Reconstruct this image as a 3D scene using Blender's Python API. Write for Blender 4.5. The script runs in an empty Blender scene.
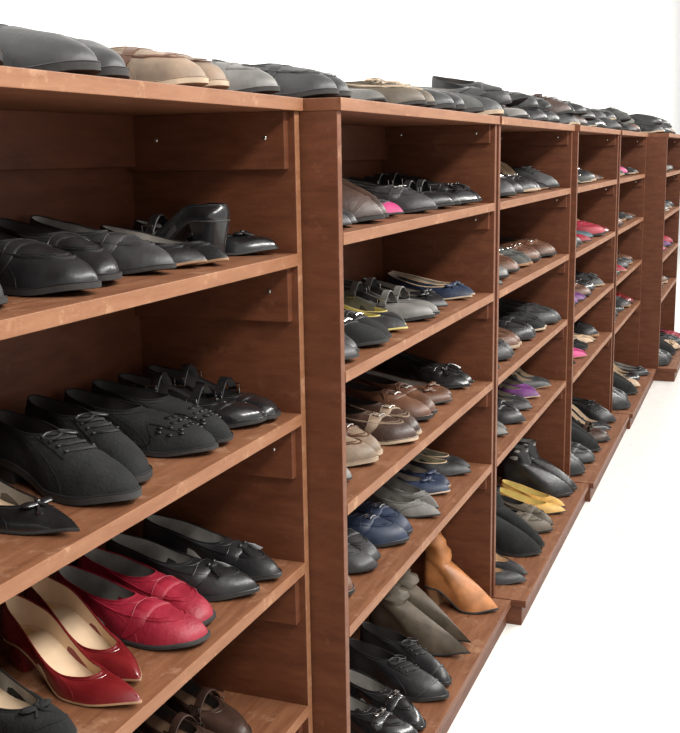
import bpy, math, random
import numpy as np
from mathutils import Vector, Matrix
random.seed(11)
sc=bpy.context.scene
ZF=1.38   # eye height above floor

# ------------------------------------------------------------------ materials
MATS={}
def newmat(name):
    m=bpy.data.materials.new(name); m.use_nodes=True
    nt=m.node_tree; b=nt.nodes['Principled BSDF']; MATS[name]=m
    return m,nt,b
def leather(name,col,rough=.38,bump=.15,scale=60,var=.35,coat=0,metal=0,spec=.5):
    m,nt,b=newmat(name)
    tc=nt.nodes.new('ShaderNodeTexCoord')
    n=nt.nodes.new('ShaderNodeTexNoise'); n.inputs['Scale'].default_value=scale; n.inputs['Detail'].default_value=4
    nt.links.new(tc.outputs['Object'],n.inputs['Vector'])
    n2=nt.nodes.new('ShaderNodeTexNoise'); n2.inputs['Scale'].default_value=22; n2.inputs['Detail'].default_value=4
    nt.links.new(tc.outputs['Object'],n2.inputs['Vector'])
    r=nt.nodes.new('ShaderNodeValToRGB')
    r.color_ramp.elements[0].position=.3; r.color_ramp.elements[1].position=.7
    r.color_ramp.elements[0].color=(*[c*(1-var) for c in col],1)
    r.color_ramp.elements[1].color=(*[min(1,c*(1+var)+.003) for c in col],1)
    nt.links.new(n2.outputs['Fac'],r.inputs['Fac']); nt.links.new(r.outputs['Color'],b.inputs['Base Color'])
    mr=nt.nodes.new('ShaderNodeMapRange'); mr.inputs['To Min'].default_value=max(.05,rough-.12); mr.inputs['To Max'].default_value=min(1,rough+.14)
    nt.links.new(n2.outputs['Fac'],mr.inputs['Value']); nt.links.new(mr.outputs['Result'],b.inputs['Roughness'])
    bp=nt.nodes.new('ShaderNodeBump'); bp.inputs['Strength'].default_value=bump; bp.inputs['Distance'].default_value=.004
    nt.links.new(n.outputs['Fac'],bp.inputs['Height']); nt.links.new(bp.outputs['Normal'],b.inputs['Normal'])
    b.inputs['Metallic'].default_value=metal
    b.inputs['Specular IOR Level'].default_value=spec
    if coat: b.inputs['Coat Weight'].default_value=coat; b.inputs['Coat Roughness'].default_value=.14
    return m
leather('black',(.014,.014,.015),.34,.2)
leather('patent',(.010,.010,.011),.24,.08,coat=.5)
leather('char',(.030,.030,.031),.44,.25)
leather('suede_black',(.013,.0135,.013),.9,.4,200,spec=.25)
leather('suede_gray',(.07,.07,.066),.9,.4,200,spec=.3)
leather('gray',(.14,.135,.125),.48,.25)
leather('brown',(.10,.042,.022),.42,.3)
leather('dkbrown',(.042,.021,.014),.40,.3)
leather('taupe',(.20,.14,.095),.55,.3)
leather('beige',(.45,.32,.21),.5,.2)
leather('olive',(.085,.066,.045),.52,.4,35)
leather('tan',(.38,.15,.05),.42,.3,35)
leather('navy',(.016,.026,.055),.48)
leather('red',(.25,.008,.024),.5,.35,90,.2)
leather('crimson',(.15,.009,.011),.26,.05,60,.15,coat=.4)
leather('yellow',(.55,.33,.09),.48)
leather('purple',(.12,.032,.14),.5)
leather('pink',(.45,.05,.17),.5)
leather('teal',(.045,.085,.10),.5)
leather('gold',(.48,.34,.15),.38,metal=.5)
leather('lin_beige',(.60,.44,.29),.7,.1,var=.12)
leather('lin_yellow',(.56,.47,.16),.6,.1,var=.12)
leather('lin_gray',(.26,.25,.23),.7,.1)
leather('lin_dark',(.03,.026,.024),.8,.1)
leather('lin_brown',(.21,.12,.07),.7,.1)
leather('label',(.75,.68,.5),.5,.02)
leather('rubber',(.020,.019,.018),.65,.2,120)
leather('sole_tan',(.26,.145,.075),.6,.1)
leather('sole_light',(.40,.31,.22),.7,.1)
leather('metal',(.62,.60,.57),.22,.02,metal=1)

def wood(name,c1,c2,c3,rough=.5,stretch=(1.2,14,14),th=.56):
    m,nt,b=newmat(name)
    tc=nt.nodes.new('ShaderNodeTexCoord'); mp=nt.nodes.new('ShaderNodeMapping'); mp.inputs['Scale'].default_value=stretch
    nt.links.new(tc.outputs['Object'],mp.inputs['Vector'])
    n=nt.nodes.new('ShaderNodeTexNoise'); n.inputs['Scale'].default_value=5; n.inputs['Detail'].default_value=8; n.inputs['Roughness'].default_value=.68
    nt.links.new(mp.outputs['Vector'],n.inputs['Vector'])
    n2=nt.nodes.new('ShaderNodeTexNoise'); n2.inputs['Scale'].default_value=16; n2.inputs['Detail'].default_value=9; n2.inputs['Roughness'].default_value=.78
    nt.links.new(tc.outputs['Object'],n2.inputs['Vector'])
    r=nt.nodes.new('ShaderNodeValToRGB'); r.color_ramp.elements[0].position=.34; r.color_ramp.elements[1].position=.66
    r.color_ramp.elements[0].color=(*c1,1); r.color_ramp.elements[1].color=(*c2,1)
    nt.links.new(n.outputs['Fac'],r.inputs['Fac'])
    r2=nt.nodes.new('ShaderNodeValToRGB'); r2.color_ramp.elements[0].position=th; r2.color_ramp.elements[1].position=th+.12
    nt.links.new(n2.outputs['Fac'],r2.inputs['Fac'])
    mx=nt.nodes.new('ShaderNodeMixRGB'); mx.inputs['Color2'].default_value=(*c3,1)
    nt.links.new(r2.outputs['Color'],mx.inputs['Fac']); nt.links.new(r.outputs['Color'],mx.inputs['Color1'])
    nt.links.new(mx.outputs['Color'],b.inputs['Base Color'])
    mr=nt.nodes.new('ShaderNodeMapRange'); mr.inputs['To Min'].default_value=rough-.12; mr.inputs['To Max'].default_value=rough+.2
    nt.links.new(n2.outputs['Fac'],mr.inputs['Value']); nt.links.new(mr.outputs['Result'],b.inputs['Roughness'])
    b.inputs['Specular IOR Level'].default_value=.3
    bp=nt.nodes.new('ShaderNodeBump'); bp.inputs['Strength'].default_value=.4; bp.inputs['Distance'].default_value=.002
    nt.links.new(n.outputs['Fac'],bp.inputs['Height']); nt.links.new(bp.outputs['Normal'],b.inputs['Normal'])
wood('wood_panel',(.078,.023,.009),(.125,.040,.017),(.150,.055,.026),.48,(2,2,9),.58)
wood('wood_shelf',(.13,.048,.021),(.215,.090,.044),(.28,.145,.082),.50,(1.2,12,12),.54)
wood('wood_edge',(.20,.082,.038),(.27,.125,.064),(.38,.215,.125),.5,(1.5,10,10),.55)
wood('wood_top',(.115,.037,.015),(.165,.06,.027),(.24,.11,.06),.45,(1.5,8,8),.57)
leather('wall_paint',(.93,.93,.93),.7,.05,40,.03)
leather('floor_vinyl',(.74,.73,.70),.32,.02,12,.03)

# ------------------------------------------------------------------ mesh builder
class M:
    def __init__(s): s.v=[]; s.f=[]; s.m=[]
    def ring(s,pts):
        i=len(s.v); s.v.extend([tuple(p) for p in pts]); return list(range(i,i+len(pts)))
    def bridge(s,a,b,mat,closed=True):
        n=len(a)
        for i in range(n if closed else n-1):
            j=(i+1)%n; s.f.append((a[i],a[j],b[j],b[i])); s.m.append(mat)
    def rings(s,rs,mat,closed=True):
        ids=[s.ring(r) for r in rs]
        for a,b in zip(ids[:-1],ids[1:]): s.bridge(a,b,mat,closed)
        return ids
    def ladder(s,a,mat):
        n=len(a); h=n//2
        for i in range(0,h):
            q=[a[i],a[i+1],a[(n-i-1)%n],a[(n-i)%n]]
            q2=[]
            for k in q:
                if k not in q2: q2.append(k)
            if len(q2)>=3: s.f.append(tuple(q2)); s.m.append(mat)
    def tube(s,pts,r,mat,seg=6,closed=False):
        pts=[Vector(p) for p in pts]; rs=[]
        for i,p in enumerate(pts):
            if closed: d=pts[(i+1)%len(pts)]-pts[i-1]
            else: d=pts[min(i+1,len(pts)-1)]-pts[max(i-1,0)]
            d.normalize(); up=Vector((0,0,1)) if abs(d.z)<.9 else Vector((1,0,0))
            a=d.cross(up).normalized(); b=a.cross(d)
            rr=r[i] if isinstance(r,(list,tuple)) else r
            rs.append([p+a*rr*math.cos(k*2*math.pi/seg)+b*rr*math.sin(k*2*math.pi/seg) for k in range(seg)])
        if closed: rs.append(rs[0])
        ids=s.rings(rs,mat)
        if not closed:
            s.f.append(tuple(ids[0])); s.m.append(mat); s.f.append(tuple(ids[-1])); s.m.append(mat)
    def ell(s,c,rx,ry,rz,mat,seg=10,rot=0):
        rs=[]
        for j in range(1,6):
            a=math.pi*j/6; rr=[]
            for k in range(seg):
                b=2*math.pi*k/seg; x=rx*math.sin(a)*math.cos(b); y=ry*math.sin(a)*math.sin(b)
                rr.append((c[0]+x*math.cos(rot)-y*math.sin(rot),c[1]+x*math.sin(rot)+y*math.cos(rot),c[2]+rz*math.cos(a)))
            rs.append(rr)
        ids=s.rings(rs,mat); s.f.append(tuple(ids[0])); s.m.append(mat); s.f.append(tuple(ids[-1])); s.m.append(mat)
    def box(s,x0,x1,y0,y1,z0,z1,mat,front=None,top=None):
        i=len(s.v)
        s.v+= [(x0,y0,z0),(x1,y0,z0),(x1,y1,z0),(x0,y1,z0),(x0,y0,z1),(x1,y0,z1),(x1,y1,z1),(x0,y1,z1)]
        for f,mm in (((0,3,2,1),mat),((4,5,6,7),top or mat),((0,1,5,4),front or mat),((1,2,6,5),mat),((2,3,7,6),mat),((3,0,4,7),mat)):
            s.f.append(tuple(i+k for k in f)); s.m.append(mm)
    def merge(s,o,mat4):
        i=len(s.v); A=np.array(o.v); R=np.array(mat4)
        A=A@R[:3,:3].T+R[:3,3]
        s.v.extend(map(tuple,A.tolist())); s.f.extend([tuple(k+i for k in f) for f in o.f]); s.m.extend(o.m)
    def obj(s,name,smooth=True,bevel=0):
        me=bpy.data.meshes.new(name); me.from_pydata(s.v,[],s.f)
        names=[]
        for k in s.m:
            if k not in names: names.append(k)
        for k in names: me.materials.append(MATS[k])
        me.polygons.foreach_set('material_index',[names.index(k) for k in s.m])
        if smooth:
            me.polygons.foreach_set('use_smooth',[True]*len(s.f))
            me.update()
            try: me.set_sharp_from_angle(angle=math.radians(48))
            except Exception: pass
        me.update()
        o=bpy.data.objects.new(name,me); sc.collection.objects.link(o)
        if bevel:
            b=o.modifiers.new('bevel','BEVEL'); b.width=bevel; b.segments=2; b.limit_method='ANGLE'
        return o

def sm(x): x=max(0,min(1,x)); return x*x*(3-2*x)
def lerp(a,b,t): return a+(b-a)*t
KEYS=[(0,.032),(.15,.0325),(.4,.0295),(.66,.0425),(.76,.0435),(1,.038)]
def wbase(u):
    for (a,x),(b,y) in zip(KEYS[:-1],KEYS[1:]):
        if u<=b: return lerp(x,y,sm((u-a)/(b-a)))
    return KEYS[-1][1]
TOE={'round':(.68,2.1,.55),'point':(.58,1.3,1.0),'almond':(.62,1.7,.72),'square':(.78,3.6,.40),'wide':(.72,2.5,.48)}
def hw(u,P):
    w=wbase(u)*P['W']/.044
    if u<.14: w*=math.sqrt(max(0,1-(1-u/.14)**2))
    ut,e,p=TOE[P['toe']]
    if u>ut: w*=max(0,1-((u-ut)/(1-ut))**e)**p
    return w
BASE=dict(L=.275,W=.041,toe='round',H=.018,heel='block',ts=.007,hb=.052,hs=.038,ht=.050,throat=.56,back=.015,wt=.026,toeh=.026,
          up='black',lin='lin_dark',ins='lin_dark',sol='rubber',dec=(),shaft=0,dc=None,lean=0,slouch=.003)
def make_shoe(P,side,n,m):
    o=M(); L=P['L']; ts=P['ts']; H=P['H']; hi=n>=36
    def c(u): return side*.055*max(0,u-.35)**2
    def zs(u): return H*(1-sm((u-.2)/.42))+.008*sm((u-.76)/.24)
    def out(t,k=1.0):
        u=(1-math.cos(t))/2; w=hw(u,P)*k
        sg=1 if math.sin(t)>=0 else -1
        x=(u-.5)*L*(1+(k-1)*.33)+.5*L
        return u,x,c(u)+sg*w
    T=[2*math.pi*i/n for i in range(n)]
    def loop(k,dz):
        r=[]
        for t in T:
            u,x,y=out(t,k); r.append((x,y,zs(u)+dz))
        return r
    wl=1.0 if P['ts']<.006 else 1.05
    ids=o.rings([loop(.93,0),loop(wl,.0015),loop(wl,ts-.001),loop(.96,ts+.0005)],P['sol'])
    o.ladder(ids[0],P['sol'])
    if hi and ts>=.008: o.tube([Vector(p) for p in loop(wl-.015,ts)],.0009,P['up'],4,True)
    # heel
    if H>.006:
        hk=P['heel']
        uh={'block':.27,'chunky':.25,'kitten':.2,'stiletto':.2,'wedge':.62}[hk]
        k0={'block':.92,'chunky':.68,'kitten':.42,'stiletto':.25,'wedge':.93}[hk]
        mm=9; us=[uh*(1-math.cos(math.pi/2*i/mm)) for i in range(mm+1)]
        pts=[(u,-1) for u in reversed(us[1:])]+[(0,1)]+[(u,1) for u in us[1:]]
        xc=.10*L; rs=[]
        for q in [0,.35,.7,1]:
            k=lerp(1.0,k0,q**.6)
            if hk=='chunky' and q==1: k+=.05
            sh=.006*q if hk!='block' else 0
            r=[]
            for u,sg in pts:
                x=u*L*.99; y=c(u)+sg*hw(u,P)*.97
                r.append((xc+(x-xc)*k+sh,y*k,lerp(zs(u)+.001,0,q)))
            rs.append(r)
        ii=o.rings(rs,P['sol'] if hk in('block','wedge') and H<.04 else (P.get('hm') or P['up'])); o.f.append(tuple(ii[-1])); o.m.append('rubber')
    bk=P['back']; th=P['throat']
    def topP(t):
        q=(1-math.cos(t))/2; u=bk+(th-bk)*q
        sg=1 if math.sin(t)>=0 else -1
        h=P['hb']*2*(q-.5)*(q-1)-4*P['hs']*q*(q-1)+P['ht']*2*q*(q-.5)
        y=c(u)+sg*P['wt']*abs(math.sin(t))**.8*(.86+.24*q)
        return Vector((u*L,y,zs(u)+ts+h)),h,q
    toein={'point':.02,'almond':.012,'round':.006,'square':.004,'wide':.002}[P['toe']]
    def surf(t,s):
        u,x,y=out(t,.97); B=Vector((x,y,zs(u)+ts)); Tp,h,q=topP(t)
        kq=sm((q-.35)/.5)
        lift=lerp(.55*h,P['toeh'],kq)
        sg=1 if math.sin(t)>=0 else -1
        P1=B+Vector((0,0,lift))
        if q<.15: P1.x-=.003
        P1.y+=sg*min(1,abs(math.sin(t))*1.6)*.003*(1-kq)
        P1.x-=toein*sm((q-.8)/.2)
        P1.y-=sg*.10*abs(y)*kq
        P2=Vector((lerp(Tp.x,B.x,.40),lerp(Tp.y,B.y,.36),Tp.z-.36*(Tp.z-(B.z+lift))))
        a=1-s
        p=B*a**3+P1*3*a*a*s+P2*3*a*s*s+Tp*s**3
        if hi and th<.7:   # flex creases across the ball
            wdw=sm((q-.62)/.12)*sm((s-.30)/.15)*(1-sm((s-.86)/.12))
            if wdw>0: p.z+=.0010*wdw*math.sin(p.x/L*78+.8*math.sin(p.y*90))
        return p
    def surfn(t,s,off):
        p=surf(t,s); e=.01
        a=surf(t+e,s)-surf(t-e,s); b=surf(t,min(1,s+e))-surf(t,max(0,s-e))
        nn=a.cross(b)
        if nn.length<1e-12: nn=Vector((0,0,1))
        nn.normalize()
        if nn.z<0 and abs(nn.z)>.05 : nn=-nn
        elif abs(nn.z)<=.05 and nn.dot(Vector((p.x-L*.5,p.y,0)))<0: nn=-nn
        return p+nn*off
    rs=[]
    for j in range(m+1):
        s=j/m; s=lerp(s,.5-.5*math.cos(math.pi*s),.35)
        rs.append([surf(t,s) for t in T])
    if P['shaft']>0:
        Tl=rs[-1]; cx=(bk+th)*.47*L
        K=8; sl=P['slouch']; R=P.get('sr',.042)
        for k in range(1,K+1):
            f=k/K; r=[]
            for i,t in enumerate(T):
                p=Tl[i]; a=sm(min(1,f*1.3))
                tx=cx+P['lean']*f*P['shaft']-math.cos(t)*R*1.15; ty=math.sin(t)*R*.85
                wv=sl*math.sin(f*15+t*2)+sl*.6*math.sin(f*9-t*3+1)
                r.append(Vector((lerp(p.x,tx,a)+wv,lerp(p.y,ty,a)+wv*.8,lerp(p.z,ts+H+.085,min(1,f*2)) + f*P['shaft'] - (P.get('dip',0)*f*(1+math.cos(t))*.5))))
            rs.append(r)
    o.rings(rs,P['up'])
    top=rs[-1]; cen=sum((Vector(p) for p in top),Vector())/n
    inn=[]
    for p in top:
        d=(cen-Vector(p)); d.z=0; d=d.normalized() if d.length>1e-6 else d
        inn.append(Vector(p)+d*.0022)
    rimtop=[ (Vector(a)+b)/2+Vector((0,0,.001)) for a,b in zip(top,inn)]
    o.rings([top,rimtop,inn],P.get('rim') or P['up'])
    if hi:
        o.tube([p+Vector((0,0,.0002)) for p in rimtop],.0013,P.get('rim') or P['up'],5,True)
        if P['shaft']==0:
            o.tube([surfn(t,.90,.0004) for t in T],.0006,'char' if P['up'] in('black','patent') else P['up'],4,True)
            for tt in (2.0,2*math.pi-2.0):
                o.tube([surfn(tt,k/8,.0003) for k in range(9)],.0007,P['up'],4)
    if P['shaft']>0:
        low=[Vector((p.x,p.y,p.z-.05)) for p in inn]
        ii=o.rings([inn,low],P['lin']); o.ladder(ii[-1],P['lin'])
    else:
        low=[]
        for i,t in enumerate(T):
            u,x,y=out(t,.9); p=inn[i]; f=.30; xx=lerp(p.x,x,f)
            low.append(Vector((xx,lerp(p.y,y,f*1.4),zs(xx/L)+ts+.003)))
        mid=[a*.5+b*.5+Vector((0,0,-.1*(a.z-b.z))) for a,b in zip(inn,low)]
        o.rings([inn,mid,low],P['lin'])
        i2=o.ring(low); o.ladder(i2,P['ins'])
        if P['ins'] in('lin_beige','lin_yellow','lin_brown','lin_gray') and hi:
            r=[(.12*L,-.012),(.12*L,.012),(.19*L,.013),(.19*L,-.013)]
            i=o.ring([(x,y,zs(x/L)+ts+.0042) for x,y in r]); o.f.append(tuple(i)); o.m.append('label' if P['ins']!='lin_beige' else 'gold')
    pi=math.pi; dc=P['dc'] or P['up']
    def band(s0,D,ds,mat,off=.0022,N=18,p=.7,seam=True):
        rows=[[],[],[],[]]
        for k in range(N+1):
            tau=-1+2*k/N; s=s0*max(0,math.cos(tau*pi/2))**p
            for r,(a,b) in zip(rows,((-1,0),(-.85,off),(.85,off),(1,0))):
                r.append(surfn(pi+tau*D,max(0.02,min(1,s+a*ds)),b))
        o.rings(rows,mat,closed=False)
        if hi and seam:
            for r in (rows[1],rows[2]): o.tube(r,.0006,mat,4)
    for d in P['dec']:
        if d=='strap': band(.80,1.35,.10,dc)
        elif d=='cap': band(.36,.95,.02,dc,.0016)
        elif d=='tip': band(.42,1.0,.03,dc,.0012)
        elif d=='gore': band(.9,1.5,.07,dc,.002)
        elif d=='cross':
            band(.72,1.5,.07,dc,.002,p=.5); band(.95,1.3,.05,dc,.003)
        elif d=='apron':
            for rad,of,q in ((.0021,.0005,0),(.0009,.0004,.07)):
                pts=[]
                for k in range(25):
                    tau=-1+2*k/24; pts.append(surfn(pi+tau*1.45,lerp(.42+q,.93,abs(tau)**2.2),of))
                o.tube(pts,rad,dc,5)
        elif d=='laces':
            for sg in (-1,1):
                o.tube([surfn(pi+sg*.75,.56+.42*k/6,.001) for k in range(7)],.0014,P['up'],4)
            for k in range(4):
                s=.66+.10*k; dl=.55
                o.tube([surfn(pi+dl*q,s+.03*q,.003 if abs(q)<.9 else 0) for q in (-1,-.5,0,.5,1)],.0019,dc,5)
                for sg in (-1,1): o.ell(surfn(pi+sg*dl,s,.0015),.003,.003,.0018,dc,6)
            p=surfn(pi,.97,.006)
            for sg in (-1,1):
                o.tube([p+Vector((.004+.014*math.sin(a),sg*(.026*(1-math.cos(a))/2),-.006*(1-math.cos(a))/2)) for a in [2*pi*k/8 for k in range(9)]],.0016,dc,5)
        elif d=='bow':
            p=surfn(pi,.90,.004)
            for sg in (-1,1):
                o.ell(p+Vector((0,sg*.012,0)),.008,.012,.004,dc,8,sg*.3)
                o.tube([p,p+Vector((.010,sg*.006,-.003)),p+Vector((.018,sg*.011,-.006))],[.001,.0025,.003],dc,5)
            o.ell(p+Vector((0,0,.002)),.005,.004,.004,dc,8)
        elif d=='tassel':
            p=surfn(pi,.80,.004)
            for sg in (-1,1):
                q=p+Vector((.006,sg*.009,-.001)); o.ell(q,.0045,.0045,.0045,dc,8)
                for j in (-1,0,1):
                    o.tube([q,q+Vector((.014,sg*.004+j*.004,-.005)),q+Vector((.028,sg*.008+j*.006,-.012))],[.002,.0028,.0022],dc,5)
        elif d=='buckle':
            p=surfn(pi,.80,.004)
            o.tube([p+Vector((a,b,-abs(b)*.25)) for a,b in ((.008,-.013),(.008,0),(.008,.013),(-.008,.013),(-.008,0),(-.008,-.013))],.0018,'metal',5,True)
        elif d=='bit':
            for sg in (-1,1):
                p=surfn(pi+sg*.35,.80,.004); o.tube([p+Vector((.005*math.cos(a),.006*math.sin(a),0)) for a in [2*pi*k/10 for k in range(10)]],.0014,'metal',5,True)
            o.tube([surfn(pi+.35*q,.80,.0045) for q in (-1,-.5,0,.5,1)],.0014,'metal',5)
        elif d=='oval':
            p=surfn(pi,.86,.004)
            o.tube([p+Vector((.009*math.cos(a),.012*math.sin(a),-.002)) for a in [2*pi*k/12 for k in range(12)]],.002,'metal',5,True)
        elif d in('mj','mj2','mj3'):
            for tq in {'mj':(1.75,),'mj2':(1.35,2.1),'mj3':(2.15,)}[d]:
                a=surf(tq,.75); b=surf(-tq,.75); rows=[[],[],[],[]]
                for k in range(13):
                    f=k/12; p=a.lerp(b,f)+Vector((0,0,4*f*(1-f)*.030+.001))
                    for r,(dx,dz) in zip(rows,((-.009,-.001),(-.008,.0018),(.008,.0018),(.009,-.001))): r.append(p+Vector((dx,0,dz)))
                o.rings(rows,dc,closed=False)
                for sd in (a,b):
                    p=sd+Vector((0,.0045 if sd.y>0 else -.0045,.006))
                    o.tube([p+Vector((x,0,z)) for x,z in ((-.010,-.007),(.010,-.007),(.010,.008),(-.010,.008))],.0017,'metal',5,True)
        elif d=='zip':
            o.tube([surfn(1.6,k/6,.001) for k in range(7)],.0014,'metal',4)
        elif d=='flower':
            for cxs,cys,R in ((.56,0,1),(.40,.6,.8),(.40,-.6,.8)):
                for k in range(6):
                    a=2*pi*k/6
                    o.ell(surfn(pi+cys+.26*R*math.cos(a),cxs+.11*R*math.sin(a),.0005),.0065*R,.0055*R,.0022,dc,7)
            o.ell(surfn(pi,.56,.001),.004,.004,.003,dc,7)
            for sg in(-1,1):
                o.tube([surfn(pi+sg*(.5+.12*k),.35+.25*math.sin(k*.8),.0006) for k in range(9)],.0012,dc,4)
    return o
CACHE={}
def shoe(P,side,res):
    key=(tuple(sorted((k,str(v)) for k,v in P.items())),side,res)
    if key not in CACHE: CACHE[key]=make_shoe(P,side,*res)
    return CACHE[key]
STY=dict(
 pump=dict(toe='almond',H=.045,heel='chunky',ts=.004,hb=.052,hs=.030,ht=.028,throat=.74,wt=.030,toeh=.020,lin='lin_beige',ins='lin_beige'),
 ppump=dict(toe='point',H=.06,heel='stiletto',ts=.004,hb=.052,hs=.028,ht=.027,throat=.73,wt=.030,toeh=.018,L=.285,lin='lin_beige',ins='lin_beige'),
 flat=dict(toe='almond',H=.010,ts=.005,hb=.047,hs=.028,ht=.027,throat=.74,wt=.031,toeh=.019,lin='lin_gray',ins='lin_beige'),
 ballet=dict(toe='round',H=.008,ts=.005,hb=.045,hs=.028,ht=.028,throat=.74,wt=.031,toeh=.021,dec=('bow',),lin='lin_gray',ins='lin_gray'),
 loafer=dict(toe='round',H=.020,ts=.008,hb=.053,hs=.040,ht=.052,throat=.57,wt=.028,toeh=.028,dec=('strap','apron')),
 tassel=dict(toe='almond',H=.024,ts=.008,hb=.052,hs=.038,ht=.047,throat=.60,wt=.029,toeh=.026,dec=('apron','tassel','strap'),ins='lin_gray'),
 square=dict(toe='square',H=.028,heel='block',ts=.007,hb=.052,hs=.038,ht=.047,throat=.57,wt=.029,toeh=.023,dec=('strap','apron')),
 oxford=dict(toe='round',H=.024,ts=.010,hb=.057,hs=.048,ht=.064,throat=.50,wt=.026,toeh=.029,dec=('laces','cap')),
 moc=dict(toe='wide',H=.012,ts=.009,hb=.050,hs=.040,ht=.052,throat=.56,wt=.031,toeh=.031,W=.043,dec=('apron','strap','buckle')),
 clog=dict(toe='wide',H=.024,ts=.012,hb=.018,hs=.026,ht=.054,throat=.50,wt=.033,toeh=.031,W=.044,heel='wedge',back=.02,lin='lin_gray',ins='lin_gray'),
 slip=dict(toe='wide',H=.020,ts=.010,hb=.052,hs=.040,ht=.054,throat=.54,wt=.031,toeh=.030,W=.043,dec=('gore','apron')),
 mj=dict(toe='round',H=.022,ts=.009,hb=.048,hs=.032,ht=.030,throat=.70,wt=.031,toeh=.024,dec=('mj',)),
 boot=dict(toe='round',H=.034,heel='block',ts=.010,hb=.085,hs=.08,ht=.09,throat=.42,wt=.031,toeh=.032,shaft=.05,sr=.038,dec=('zip','cap')),
 tall=dict(toe='almond',H=.055,heel='chunky',ts=.006,hb=.085,hs=.08,ht=.09,throat=.40,wt=.030,toeh=.024,shaft=.20,sr=.044,L=.265),
)
def S(base,**k):
    P=dict(BASE); P.update(STY[base]); P.update(k); return P
HI=(64,18); MID=(44,11); LO=(26,6)
def xf(P,toe,phi,z,pitch=0,roll=0):
    a=-math.pi/2-math.radians(phi)
    R=Matrix.Rotation(a,4,'Z')@Matrix.Rotation(math.radians(pitch),4,'Y')@Matrix.Rotation(math.radians(roll),4,'X')
    return Matrix.Translation((toe[0],toe[1],z+ZF+.0008))@R@Matrix.Translation((-P['L'],0,0))
def settle(mesh,mat,z):
    A=np.array(mesh.v); R=np.array(mat); zz=(A@R[:3,:3].T+R[:3,3])[:,2].min()
    return Matrix.Translation((0,0,z+ZF+.0006-zz))@mat
def add(mb,P,side,toe,phi,z,res,pitch=0,roll=0):
    s=shoe(P,side,res); mt=xf(P,toe,phi,z,pitch,roll)
    mb.merge(s,settle(s,mt,z))
def pair(name,P,z,t1,p1,t2=None,p2=None,res=HI,roll=(0,0),pitch=(0,0)):
    mb=M(); add(mb,P,1,t1,p1,z,res,pitch[0],roll[0])
    if t2: add(mb,P,-1,t2,p2,z,res,pitch[1],roll[1])
    return mb.obj(name)

# ------------------------------------------------------------------ shelving
TOP=.098
SH1=[-.168,-.457,-.741,-1.030]; SH2=[-.135,-.385,-.638,-.882]; BASEZ=-1.30
UN=[(.54,1.763,.76,SH1,.70),(1.775,2.975,.694,SH2,.636),(2.985,4.205,.690,SH2,.593),
    (4.218,5.438,.672,SH2,.575),(5.452,6.672,.665,SH2,.56),(6.70,7.93,.55,SH2,.44)]
D=.335; TH=.02
for k,(x0,x1,yf,sh,yb) in enumerate(UN):
    o=M(); y1=yf+D
    zb=BASEZ+ZF
    for xa,xb in ((x0,x0+TH),(x1-TH,x1)):
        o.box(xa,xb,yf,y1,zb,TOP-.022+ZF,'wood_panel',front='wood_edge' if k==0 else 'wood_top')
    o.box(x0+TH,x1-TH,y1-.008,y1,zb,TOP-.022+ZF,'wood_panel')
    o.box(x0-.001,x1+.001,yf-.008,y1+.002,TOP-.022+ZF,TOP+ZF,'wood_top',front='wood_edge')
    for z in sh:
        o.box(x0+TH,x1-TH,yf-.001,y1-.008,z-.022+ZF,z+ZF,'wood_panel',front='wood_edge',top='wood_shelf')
    for z in [TOP]+sh:
        ch=.098 if k==0 else .05
        for xa,xb in ((x0+TH,x0+TH+.018),(x1-TH-.018,x1-TH)):
            o.box(xa,xb,yf+.012,y1-.008,z-.022-ch+ZF,z-.022+ZF,'wood_panel')
        for yy in (yf+.05,yf+D-.07):
            xs=x1-TH-.018; zz=z-.022-ch*.45+ZF
            o.rings([[(xs-dx,yy+r*math.cos(a),zz+r*math.sin(a)) for a in [2*math.pi*i/10 for i in range(10)]] for dx,r in ((0,.0045),(.0012,.004),(.0012,.0001))],'metal')
    o.box(x0+TH,x1-TH,y1-.026,y1-.008,TOP-.022-.09+ZF,TOP-.022+ZF,'wood_panel')
    o.box(x0+.001,x1-.001,yb+.012,y1-.01,0.0005,zb-.022,'wood_panel')
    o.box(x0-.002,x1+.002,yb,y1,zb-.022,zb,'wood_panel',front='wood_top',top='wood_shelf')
    o.obj('shoe_shelving_unit',smooth=False,bevel=.0018)

# ------------------------------------------------------------------ foreground shoes (unit 1)
z=SH1[0]
pair('black_slip_on_shoes',S('slip',up='black',ins='lin_dark'),z,(1.12,.785),18,(1.25,.80),16)
pair('black_moccasin_shoes',S('moc',up='char',dec=('apron','strap')),z,(.87,.79),18,(.99,.79),19)
pair('gray_black_loafers',S('loafer',up='char',lin='lin_gray'),z,(1.362,.808),13)
pair('black_almond_flats',S('ballet',up='black',toe='almond',sol='sole_tan',ins='lin_brown',L=.262,dec=('cross',)),z,(1.455,.80),8,(1.535,.775),4)
pair('black_block_heel_mules',S('pump',up='patent',H=.062,heel='chunky',hb=.024,hs=.026,ht=.036,throat=.62,sol='rubber',L=.235,dec=('oval','mj3'),lin='lin_dark',ins='lin_gray'),z,(1.625,1.062),183)
pair('black_ballet_flats',S('ballet',up='patent',W=.037),z,(1.694,.785),0)
z=SH1[1]
pair('black_pointed_flats',S('flat',toe='point',up='patent',dec=('bow',),L=.29),z,(1.035,.768),19,(.92,.78),18)
pair('black_suede_lace_shoes',S('oxford',up='suede_black',dc='char',ts=.012,dec=('laces',),L=.285,W=.044,toe='wide'),z,(1.17,.775),20,(1.285,.79),17)
pair('black_floral_clogs',S('slip',up='suede_black',dc='black',dec=('flower',),ts=.008,L=.29,toeh=.027),z,(1.425,.785),10,(1.525,.78),5)
pair('black_strap_shoes',S('mj',up='patent',dec=('mj2','strap'),ins='lin_gray',toe='square',W=.037),z,(1.615,.785),0,(1.695,.775),0)
z=SH1[2]
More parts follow.
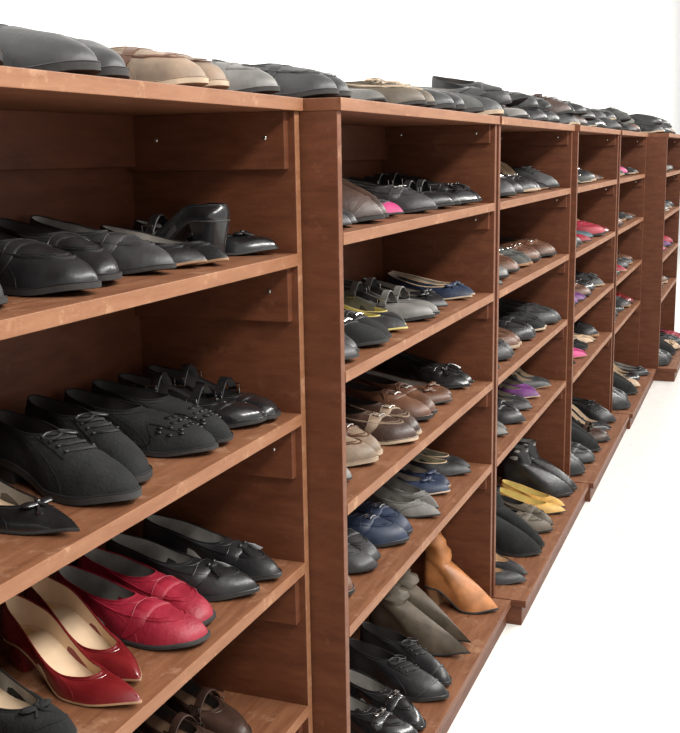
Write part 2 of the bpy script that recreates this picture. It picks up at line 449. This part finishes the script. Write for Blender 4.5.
pair('black_bow_shoes',S('ballet',up='suede_black',dec=('bow','tip'),ins='lin_beige'),z,(1.035,.80),22,(.92,.81),20)
pair('dark_red_pumps',S('ppump',up='crimson',H=.042,heel='chunky',toe='almond',W=.040,sol='sole_tan',hm='crimson'),z,(1.145,.765),20,(1.243,.785),17)
pair('red_loafers',S('square',up='red',lin='lin_gray',ins='lin_dark',H=.022,sol='rubber',L=.29,ht=.052,W=.042,toeh=.026),z,(1.345,.775),12,(1.452,.79),8)
pair('black_tassel_loafers',S('tassel',up='black',lin='lin_gray',ins='lin_gray',L=.29,toe='round'),z,(1.548,.775),2,(1.667,.765),0)
z=SH1[3]
pair('brown_strap_shoes',S('mj',up='dkbrown',dec=('mj2',),ins='lin_brown'),z,(1.49,.80),14,(1.60,.80),11)
pair('brown_slip_on_shoes',S('slip',up='dkbrown'),z,(1.26,.80),20,(1.375,.80),18)
# on top of unit 1
z=TOP
def tp(nm,P,*a,ph=12):
    mb=M(); sd=1
    for x in a: add(mb,P,sd,(x,.775+random.uniform(0,.02)),ph+random.uniform(-3,4),z,(48,12)); sd=-sd
    mb.obj(nm)
tp('black_clogs',S('clog',up='char',hb=.028,sol='rubber'),1.15,1.285,ph=12)
tp('taupe_clogs',S('slip',up='taupe',sol='sole_light',lin='lin_brown',dc='brown'),1.435,1.55,ph=12)
tp('gray_clogs',S('clog',up='gray',sol='rubber',hb=.03,ht=.048),.86,1.0,ph=14)
tp('gray_moccasins',S('moc',up='gray',lin='lin_gray',dec=('apron','strap')),1.68,ph=6)

# ------------------------------------------------------------------ generic shelf filling
B=['black','black','black','char','patent','char','suede_black','char','suede_gray','dkbrown','gray','brown']
C=['navy','taupe','beige','crimson','purple','gold','red','olive','brown','pink']
def gen(pc=.13,top=False):
    st=random.choice(['flat','ballet','loafer','tassel','square','oxford','moc','clog','slip','mj','pump','ppump','ballet','loafer','flat'])
    if top: st=random.choice(['flat','loafer','square','oxford','moc','clog','slip','mj','slip'])
    P=S(st); P['up']=random.choice(C) if random.random()<pc else random.choice(B)
    if st in('flat','ballet','pump','ppump','mj'): P['ins']=random.choice(['lin_beige','lin_gray','lin_gray','lin_dark','lin_brown','lin_yellow'])
    else: P['ins']=random.choice(['lin_gray','lin_dark'])
    if top: P['ins']=random.choice(['lin_gray','lin_dark'])
    if st=='loafer': P['dec']=random.choice([('strap','apron'),('strap','apron','bit'),('apron','buckle')])
    if st=='mj': P['dec']=random.choice([('mj',),('mj2',),('mj3',)])
    if st=='flat': P['dec']=random.choice([('oval',),('tip',),('cross',),('bit',),()])
    P['sol']=random.choice(['rubber','rubber','rubber','rubber' if top else 'sole_tan','sole_light'])
    P['L']=random.choice([.255,.268,.28])
    return P
def fill(name,x0,x1,yf,z,res,seq=(),step=.086,phi=14,heap=False,pc=.13,top=False):
    mb=M(); x=x0+.055; i=0
    while x<x1-.04:
        P=seq[i] if i<len(seq) and seq[i] else gen(pc,top)
        i+=1
        ph=phi+random.uniform(-9,9); oy=random.uniform(.005,.04)
        for sd in (1,-1):
            if x>x1-.04: break
            mx=max(0,(x1-.043-x)/.27); pp=min(ph,math.degrees(math.asin(min(.9,mx))))
            add(mb,P,sd,(x,yf+oy+random.uniform(0,.015)),max(0,pp)+random.uniform(-1.5,0),z,res)
            x+=step*(1 if P['W']<.043 else 1.07)+random.uniform(0,.008)
        x+=random.uniform(0,.008)
    if heap:
        x=x0+.12
        while x<x1-.1:
            P=gen(.03,True); add(mb,P,random.choice([1,-1]),(x,yf+.05),random.uniform(-5,35),z+random.uniform(.03,.045),res,pitch=random.uniform(-6,6),roll=random.uniform(-15,15)); x+=random.uniform(.16,.32)
    return mb.obj(name)
def U(k):
    x0,x1,yf,sh,yb=UN[k]; return x0+TH,x1-TH,yf
seqs={
 (1,0):[S('ballet',up='char'),S('boot',up='dkbrown',shaft=.0,throat=.5,hb=.065,hs=.056,ht=.078,dec=('cap',)),S('flat',up='pink',ins='lin_gray',sol='rubber',dec=('cross',),dc='char'),S('loafer',up='char',lin='lin_gray',dec=('strap','apron','bit')),S('mj',up='black',dec=('mj2',)),S('tassel',up='patent')],
 (1,1):[S('square',up='char'),S('square',up='suede_black',dc='black',dec=('cross','buckle')),S('flat',up='char',ins='lin_yellow',lin='lin_yellow',sol='lin_yellow',rim='lin_yellow'),S('mj',up='gray',dec=('mj2',)),S('ballet',up='black',toe='almond',ins='lin_brown'),S('ballet',up='navy',toe='almond',ins='lin_beige',sol='sole_light',rim='lin_beige')],
 (1,2):[S('ballet',up='gray',ins='lin_brown'),S('moc',up='taupe',sol='sole_light',dc='brown'),S('moc',up='dkbrown',sol='sole_light',dc='taupe'),S('slip',up='brown',dec=('cross','buckle')),S('ballet',up='brown',ins='lin_brown'),S('tassel',up='patent')],
 (1,3):[S('moc',up='brown',lin='lin_brown'),S('square',up='char'),S('moc',up='navy',lin='lin_gray'),S('flat',up='gray',ins='lin_gray',dec=('cross',)),S('ballet',up='navy',ins='lin_beige',sol='sole_light'),S('flat',up='char',ins='lin_yellow',rim='lin_beige')],
 (2,0):[None,S('slip',up='char')],
 (2,1):[S('flat',up='char',ins='lin_beige'),S('mj',up='gray'),S('loafer',up='brown'),None,S('moc',up='brown'),S('moc',up='brown')],
 (2,2):[S('clog',up='suede_black'),S('slip',up='char')],
 (2,3):[S('loafer',up='char'),S('flat',up='gray'),S('loafer',up='black'),S('flat',up='char',ins='lin_beige'),S('flat',up='purple',ins='lin_yellow',sol='sole_light')],
 (3,0):[S('flat',up='olive'),S('flat',up='taupe',ins='lin_beige')],
 (3,1):[S('clog',up='char'),S('slip',up='black'),S('flat',up='red',lin='lin_beige'),S('flat',up='teal',ins='lin_beige'),S('slip',up='red')],
 (3,2):[S('flat',up='purple',ins='lin_beige'),S('moc',up='purple'),S('flat',up='purple',ins='lin_beige')],
 (4,1):[None,S('slip',up='brown')],
 (5,1):[S('slip',up='red')],
 (5,2):[S('flat',up='yellow'),S('pump',up='yellow')],
}
for k in range(1,6):
    a,b,yf=U(k); res=MID if k==1 else LO
    for j,z in enumerate(SH2):
        fill('assorted_shoes_on_shelf',a,b,yf,z,res,seqs.get((k,j),()),phi=14 if k<3 else 11,pc=.1 if k<3 else .2)
# bottom shelves
z=BASEZ
pair('black_buckle_loafers',S('loafer',up='patent',ins='lin_gray',lin='lin_gray',dec=('apron','strap','bit')),z,(2.10,.66),12,(2.20,.655),13,res=MID)
pair('charcoal_flat_shoes',S('flat',up='char',dec=('bow',)),z,(1.88,.66),10,(1.98,.66),12,res=MID)
pair('black_lace_up_shoes',S('oxford',up='black',dc='char',L=.285),z,(2.31,.655),16,(2.42,.655),15,res=MID)
pair('gray_pointed_ankle_boots',S('tall',up='olive',toe='point',shaft=.075,H=.035,L=.31,lin='lin_brown',slouch=.010,sr=.048,lean=-.7,dip=.035),z,(2.54,.66),20,(2.66,.665),16,res=(56,14),roll=(10,8))
pair('tan_ankle_boot',S('tall',up='tan',shaft=.115,H=.05,lean=-.42,sr=.033,W=.039,wt=.027,throat=.36,L=.225,lin='lin_brown',hm='sole_tan',dec=('zip',),slouch=.0035,dip=.02),z,(2.855,.655),10,res=(56,14))
pair('black_suede_ankle_boots',S('boot',up='suede_black'),z,(3.34,.625),10,(3.45,.62),10,res=MID)
pair('charcoal_pumps',S('pump',up='char'),z,(3.09,.62),10,(3.19,.62),12,res=MID)
pair('olive_loafers',S('loafer',up='olive'),z,(3.57,.63),10,(3.67,.63),12,res=MID)
pair('yellow_flats',S('flat',up='yellow',ins='lin_beige',lin='lin_yellow'),z,(3.78,.62),14,(3.88,.62),14,res=MID)
pair('black_ankle_boots',S('boot',up='black',lin='lin_gray'),z,(4.0,.63),6,(4.11,.62),3,res=MID)
for k in (3,4,5):
    a,b,yf=U(k); fill('assorted_shoes_on_shelf',a,b,UN[k][4]+.01,z,LO,[S('boot',up='black'),S('loafer',up='char'),S('boot',up='suede_black')],phi=8)
TS=[S('slip',up='char'),S('flat',up='gray',ins='lin_gray'),S('moc',up='olive',dec=('apron','laces'),dc='sole_light'),S('clog',up='char',ht=.05),S('clog',up='suede_gray',ht=.05),S('slip',up='char')]
for k in range(1,6):
    x0,x1,yf,sh,yb=UN[k]
    fill('assorted_shoes_on_shelf',x0-.01,x1+.02,yf,TOP,MID if k==1 else LO,TS if k==1 else (),phi=12,heap=k>=2,step=.115 if k==1 else .09,pc=.04,top=True)

# ------------------------------------------------------------------ room
def slab(name,x0,x1,y0,y1,z0,z1,mat):
    o=M(); o.box(x0,x1,y0,y1,z0,z1,mat); return o.obj(name,smooth=False)
slab('floor',-3,19,-4,1.15,-.1,0,'floor_vinyl')
slab('wall_back',-3,19,1.15,1.25,-.1,3.2,'wall_paint')
slab('wall_end',19,19.1,-4,1.25,-.1,3.2,'wall_paint')
slab('baseboard_back',8.0,19,1.135,1.15,0,.09,'wall_paint')

# ------------------------------------------------------------------ light
w=bpy.data.worlds.new('world'); sc.world=w; w.use_nodes=True
w.node_tree.nodes['Background'].inputs[0].default_value=(1,.985,.96,1)
w.node_tree.nodes['Background'].inputs[1].default_value=.88
for i,x in enumerate((-.4,1.0,2.4,4.0,5.6,7.6,10,12.5)):  # unseen area lights added above the aisle for shoe highlights and a bright floor
    l=bpy.data.lights.new('added_overhead_light','AREA'); l.shape='RECTANGLE'; l.size=1.2; l.size_y=.4; l.energy=50; l.color=(1,.975,.93)
    o=bpy.data.objects.new('added_overhead_light',l); sc.collection.objects.link(o); o.location=(x,-1.0,2.9)
    o.rotation_euler=(math.radians(28),0,0)

# ------------------------------------------------------------------ camera
r=Vector((.3621,-.9320,-.0160)); u=Vector((.1844,.0547,.9814)); f=Vector((.9137,.3583,-.1918)).normalized()
r=(r-f*r.dot(f)).normalized(); u=r.cross(f)
cam=bpy.data.cameras.new('camera'); co=bpy.data.objects.new('camera',cam); sc.collection.objects.link(co)
co.matrix_world=Matrix(((r.x,u.x,-f.x,0),(r.y,u.y,-f.y,0),(r.z,u.z,-f.z,ZF),(0,0,0,1)))
cam.sensor_fit='HORIZONTAL'; cam.sensor_width=36; cam.lens=1080/680*36; cam.clip_start=.02
sc.camera=co
sc.view_settings.view_transform='Standard'
sc.view_settings.look='None'
sc.view_settings.exposure=0.0
